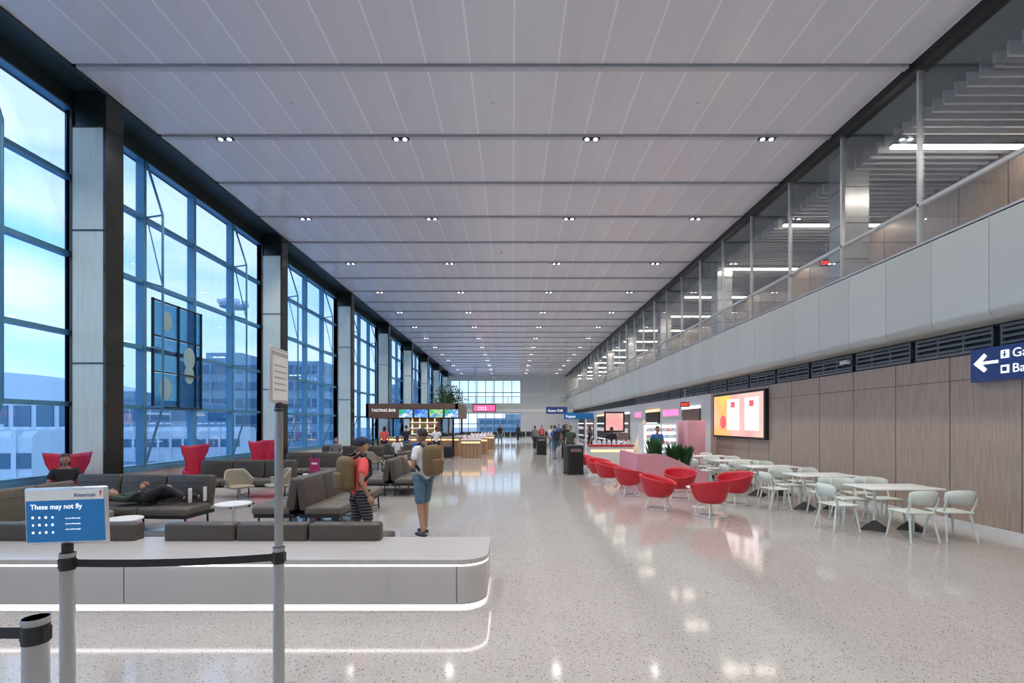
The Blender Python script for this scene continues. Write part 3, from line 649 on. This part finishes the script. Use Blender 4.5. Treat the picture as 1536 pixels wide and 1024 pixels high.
def person(name,loc,rz,pose='stand',h=1.75,shirt=CW,pants=CDN,short=False,skin=0,hair='short',pack=None,cap=None,rot=None,sleeve='short',look=0,stride=1.0):
    S=SK[skin]; b=MB(); J={}
    hipz=.93 if pose!='sit' else .52
    dz=hipz-.93
    J['pel']=(0,0,.97+dz);J['sp']=(0,.005,1.12+dz);J['ch']=(0,0,1.31+dz);J['nb']=(0,-.01,1.46+dz);J['nt']=(0,.012,1.56+dz)
    for s,k in ((1,'r'),(-1,'l')):
        J['sh'+k]=(s*.165,-.005,1.415+dz); J['hp'+k]=(s*.09,0,.92+dz)
        if pose=='sit':
            J['kn'+k]=(s*.12,.42,.50); J['an'+k]=(s*.12,.40,.09); J['el'+k]=(s*.25,.05,1.15+dz); J['wr'+k]=(s*.16,.28,1.12+dz-.02)
        elif pose=='walk':
            f=s*stride; J['kn'+k]=(s*.095,.06+.13*f,.50); J['an'+k]=(s*.095,.0+.24*f-(.0 if f>0 else .06),.09)
            J['el'+k]=(s*.235,-.03-.08*f,1.14); J['wr'+k]=(s*.23,.10-.12*f,.93 if f<0 else .91)
        elif pose=='phone':
            J['kn'+k]=(s*.10,.02+.04*s,.50); J['an'+k]=(s*.11,-.02+.09*s,.09)
            if s<0: J['el'+k]=(s*.23,.0,1.14); J['wr'+k]=(s*.15,.22,1.22)
            else: J['el'+k]=(s*.24,-.04,1.14); J['wr'+k]=(s*.24,.05,.90)
        elif pose=='hold':
            J['kn'+k]=(s*.10,.03+.03*s,.50); J['an'+k]=(s*.10,-.02+.05*s,.09); J['el'+k]=(s*.23,-.02,1.13); J['wr'+k]=(s*.14,.20,1.20)
        elif pose=='recline':
            J['kn'+k]=(s*.10,.20 if s>0 else .05,.56 if s>0 else .50); J['an'+k]=(s*.105,-.02,.22 if s>0 else .09); J['el'+k]=(s*.25,.0,1.16); J['wr'+k]=(s*.08,.16,1.05)
        else:
            J['kn'+k]=(s*.10,.02,.50); J['an'+k]=(s*.105,-.02,.09); J['el'+k]=(s*.235,-.03,1.14); J['wr'+k]=(s*.24,.04,.90)
    def sk(lst,mt,sub=2):
        me=skin_me([p for _,p,_,_ in lst],[(i,q) for i,(_,_,q,_) in enumerate(lst) if q is not None],[r for *_,r in lst],sub)
        def fn(v):
            if v.z>hipz-.03 and abs(v.x)<.20:
                w=min(1,max(0,(.20-abs(v.x))/.05)); v.y=v.y*(1-.25*w)
            return v
        b.mesh(me,mt,None,fn); D.meshes.remove(me)
    L=[('pel',J['pel'],None,.115),('sp',J['sp'],0,.105),('ch',J['ch'],1,.125),('nb',J['nb'],2,.06),('nt',J['nt'],3,.048)]
    for k in 'rl':
        i=len(L); L+=[('s',J['sh'+k],2,.058),('',lerp(J['sh'+k],J['el'+k],.5),i,.045),('e',J['el'+k],i+1,.036),('',lerp(J['el'+k],J['wr'+k],.3),i+2,.038),('w',J['wr'+k],i+3,.024)]
        i=len(L); L+=[('h',J['hp'+k],0,.088),('',lerp(J['hp'+k],J['kn'+k],.5),i,.072),('k',J['kn'+k],i+1,.05),('',lerp(J['kn'+k],J['an'+k],.35),i+2,.053),('a',J['an'+k],i+3,.034)]
    sk(L,S)
    L=[('ch',J['ch'],None,.150),('sp',J['sp'],0,.145),('p',(0,0,J['pel'][2]+.0),1,.145),('p2',(0,0,J['pel'][2]-.07),2,.148),('nb',lerp(J['ch'],J['nb'],.75),0,.088)]
    for k in 'rl':
        i=len(L); L+=[('s',J['sh'+k],0,.076),('u',lerp(J['sh'+k],J['el'+k],.68 if sleeve=='short' else 1),i,.066 if sleeve=='short' else .05)]
        if sleeve!='short': L+=[('f',lerp(J['el'+k],J['wr'+k],.95),i+1,.038)]
    sk(L,shirt)
    L=[('pel',(0,0,hipz+.06),None,.125)]
    for k in 'rl':
        i=len(L); L+=[('h',J['hp'+k],0,.105),('m',lerp(J['hp'+k],J['kn'+k],.5),i,.092),('k',lerp(J['hp'+k],J['kn'+k],.95),i+1,.08 if short else .066)]
        if not short: L+=[('c',lerp(J['kn'+k],J['an'+k],.45),i+2,.06),('a',lerp(J['kn'+k],J['an'+k],.97),i+3,.05)]
    sk(L,pants)
    for k in 'rl':
        a=Vector(J['an'+k]); b.ell(a+Vector((0,.055,-.045)),(.045,.135,.045),SHOE,14,8,lambda p:Vector((p.x,p.y,max(p.z,-.035)))); b.rbox(a+Vector((0,.055,-.078)),(.088,.265,.022),SHOEW,.01)
        w=Vector(J['wr'+k]); d=(w-Vector(J['el'+k])).normalized(); q=Vector((0,0,-1)).rotation_difference(d).to_matrix().to_4x4()
        M0=b.M; b.M=M0@Matrix.Translation(w)@q; s=1 if k=='r' else -1
        b.ell((0,0,-.05),(.018,.042,.055),S,10,8)
        for fi,(fy,fl) in enumerate(((.03,.070),(.011,.080),(-.009,.075),(-.028,.058))):
            b.sweep([(0,fy,-.085),(-s*.004,fy*1.08,-.095-fl*.35),(-s*.016,fy*1.08,-.095-fl*.68),(-s*.032,fy*1.05,-.09-fl*.9)],[.0095,.009,.008,.006],S,7)
        b.sweep([(-s*.005,.03,-.035),(-s*.018,.055,-.06),(-s*.024,.06,-.088),(-s*.026,.056,-.105)],[.012,.0115,.010,.007],S,7); b.M=M0
    M0=b.M; b.M=M0@Matrix.Translation(Vector(J['nt'])+Vector((0,.025,.075)))@Matrix.Rotation(look,4,'Z')
    def hf(p):
        t=max(0,-p.z/.118); p.x*=1-.30*t**1.6
        if p.y<0: p.y*=1-.30*t
        return p
    b.ell((0,0,0),(.075,.096,.118),S,20,14,hf)
    b.ell((0,.098,-.018),(.013,.018,.024),S,8,6); b.ell((0,.088,-.062),(.024,.008,.007),LIP,10,6)
    for s in (-1,1):
        b.ell((s*.03,.083,.006),(.014,.009,.009),EYE,8,6); b.ell((s*.03,.0905,.006),(.006,.004,.006),IRIS,8,6)
        b.ell((s*.031,.086,.026),(.019,.006,.004),HR,8,5); b.ell((s*.076,-.002,-.008),(.010,.020,.031),S,8,7)
    zlo=-.03 if hair=='short' else -.14
    def hk(p): return not ((p.y>.035 and p.z<.045) or p.z<zlo or (p.y>-.01 and p.z<-.01 and hair=='short'))
    b.ell((0,-.010,.014),(.083,.102,.116),HR,22,16,None,hk)
    if hair=='long': b.ell((0,-.06,-.09),(.07,.04,.13),HR,14,10)
    if cap:
        b.ell((0,-.004,.045),(.088,.108,.09),cap,22,12,None,lambda p:p.z>0); b.ell((0,.13,.045),(.07,.085,.008),cap,16,6)
    b.M=M0
    if pack:
        b.rbox((0,-.20,1.24+dz),(.33,.20,.50),pack,.09,5); b.rbox((0,-.31,1.15+dz),(.24,.08,.24),pack,.035,3); b.cyl((0,-.18,1.50+dz),(0,-.13,1.50+dz),.015,BLACK)
        for s in (-1,1): b.sweep([(s*.10,-.12,1.46+dz),(s*.11,-.03,1.515+dz),(s*.115,.115,1.40+dz),(s*.125,.12,1.22+dz),(s*.15,-.06,1.08+dz)],.016,BLACK,8,sq=1.8)
    return b.obj(name,loc,rz,h/1.755,rot)
R=math.radians
person('pedestrian_with_cap_and_backpack',(-2.10,6.45,0),R(-50),'walk',1.66,CR,STR,True,1,'short',PACK,cl('cap_navy',(.02,.03,.08)),stride=.45)
person('pedestrian_with_backpack',(-1.46,7.75,0),R(55),'phone',1.77,CW,CDN,True,1,'short',PACK)
person('seated_traveler',(-8.30,8.72,.03),R(220),'sit',1.65,CK,CDN,False,1,'long')
person('reclining_traveler',(-5.3,8.02,.60),0,'recline',1.65,CG,CK,False,1,'short',sleeve='long',rot=(R(90),0,R(-90)))
person('shop_attendant',(5.35,17.3,0),R(190),'hold',1.75,CB,CK,False,1)
person('shop_attendant',(4.3,20.3,0),R(180),'hold',1.7,CK,CK,False,2)
person('shop_attendant',(2.6,20.8,0),R(150),'stand',1.75,CG,CK,False,0)
for i,(x,y,r,p,s,pt,hh) in enumerate(((2.2,24,20,'walk',CB,CDN,1.75),(3.0,26,200,'walk',CK,CK,1.8),(1.6,33,190,'walk',CN,CK,1.7),(2.6,31,0,'walk',CW,CDN,1.72),(-1.0,39,170,'walk',CK,CDN,1.75),
      (-3.9,24.2,10,'stand',CW,CK,1.7),(-5.6,24.8,0,'stand',CK,CDN,1.75),(-6.8,25.0,0,'stand',CR,CK,1.7),(.6,48,10,'walk',CN,CK,1.75),(3.6,36,180,'walk',CB,CK,1.8),
      (3.9,23.5,90,'stand',CK,CK,1.7),(3.2,29,10,'walk',CG,CK,1.78),(2.4,38,180,'walk',CR,CK,1.7),(4.6,41,0,'walk',CK,CDN,1.75))):
    person('traveler',(x,y,0),R(r),p,hh,s,pt,False,i%3,'long' if i%3==1 else 'short',CK if i%4==0 else None)
for i,(x,y,r,s) in enumerate(((-7.0,18.72,180,CN),(-6.0,18.72,180,CK),(-5.0,20.5,180,CW),(-4.1,20.5,180,CB))):
    person('seated_traveler',(x,y,.0),R(r),'sit',1.7,s,CK,False,i%3,'long' if i%2 else 'short')
b=MB(); b.rbox((0,0,.38),(.42,.26,.6),BLACK,.05,3)
for x in (-.12,.12): b.cyl((x,.1,.66),(x,.1,1.0),.01,STEEL)
b.cyl((-.13,.1,1.0),(.13,.1,1.0),.014,BLACK)
for x in (-.17,.17):
    for y in (-.09,.09): b.cyl((x-.01,y,.035),(x+.01,y,.035),.035,BLACK)
w=b.obj('rolling_suitcase',(2.75,24.1,0)); place(w,'rolling_suitcase',(2.3,18.9,0)); place(w,'rolling_suitcase',(-3.3,24.2,0)); place(w,'rolling_suitcase',(3.7,28.8,0))
# ---------------------------------------------------------------- world
wd=D.worlds.new('sky'); sc.world=wd; wd.use_nodes=True; nt=wd.node_tree; L=nt.links; bg=nt.nodes['Background']
tc=nt.nodes.new('ShaderNodeTexCoord'); sp=nt.nodes.new('ShaderNodeSeparateXYZ'); L.new(tc.outputs['Generated'],sp.inputs[0])
r=nt.nodes.new('ShaderNodeValToRGB'); e=r.color_ramp.elements; e[0].position=0; e[0].color=(.54,.72,.90,1); e[1].position=.55; e[1].color=(.07,.31,.80,1)
q=e.new(.25); q.color=(.32,.58,.90,1); L.new(sp.outputs[2],r.inputs[0])
mp=nt.nodes.new('ShaderNodeMapping'); mp.inputs['Scale'].default_value=(1.5,1.5,3.5); L.new(tc.outputs['Generated'],mp.inputs[0])
no=nt.nodes.new('ShaderNodeTexNoise'); no.inputs['Scale'].default_value=1.9; no.inputs['Detail'].default_value=6; L.new(mp.outputs[0],no.inputs['Vector'])
cr=nt.nodes.new('ShaderNodeValToRGB'); cr.color_ramp.elements[0].position=.38; cr.color_ramp.elements[0].color=(0,0,0,1); cr.color_ramp.elements[1].position=.58; cr.color_ramp.elements[1].color=(.92,.92,.92,1)
L.new(no.outputs['Fac'],cr.inputs[0]); mx=nt.nodes.new('ShaderNodeMix'); mx.data_type='RGBA'; L.new(cr.outputs[0],mx.inputs[0]); L.new(r.outputs[0],mx.inputs[6]); mx.inputs[7].default_value=(.84,.81,.87,1)
L.new(mx.outputs[2],bg.inputs[0]); bg.inputs[1].default_value=1.95
# ---------------------------------------------------------------- camera
cd=D.cameras.new('camera'); cam=D.objects.new('camera',cd); sc.collection.objects.link(cam); cam.location=(0,0,1.85); cam.rotation_euler=(pi/2,0,0)
cd.sensor_width=36; cd.lens=16.5; cd.shift_y=.080; cd.clip_end=3000; cd.clip_start=.05
sc.camera=cam
sc.view_settings.view_transform='Standard'
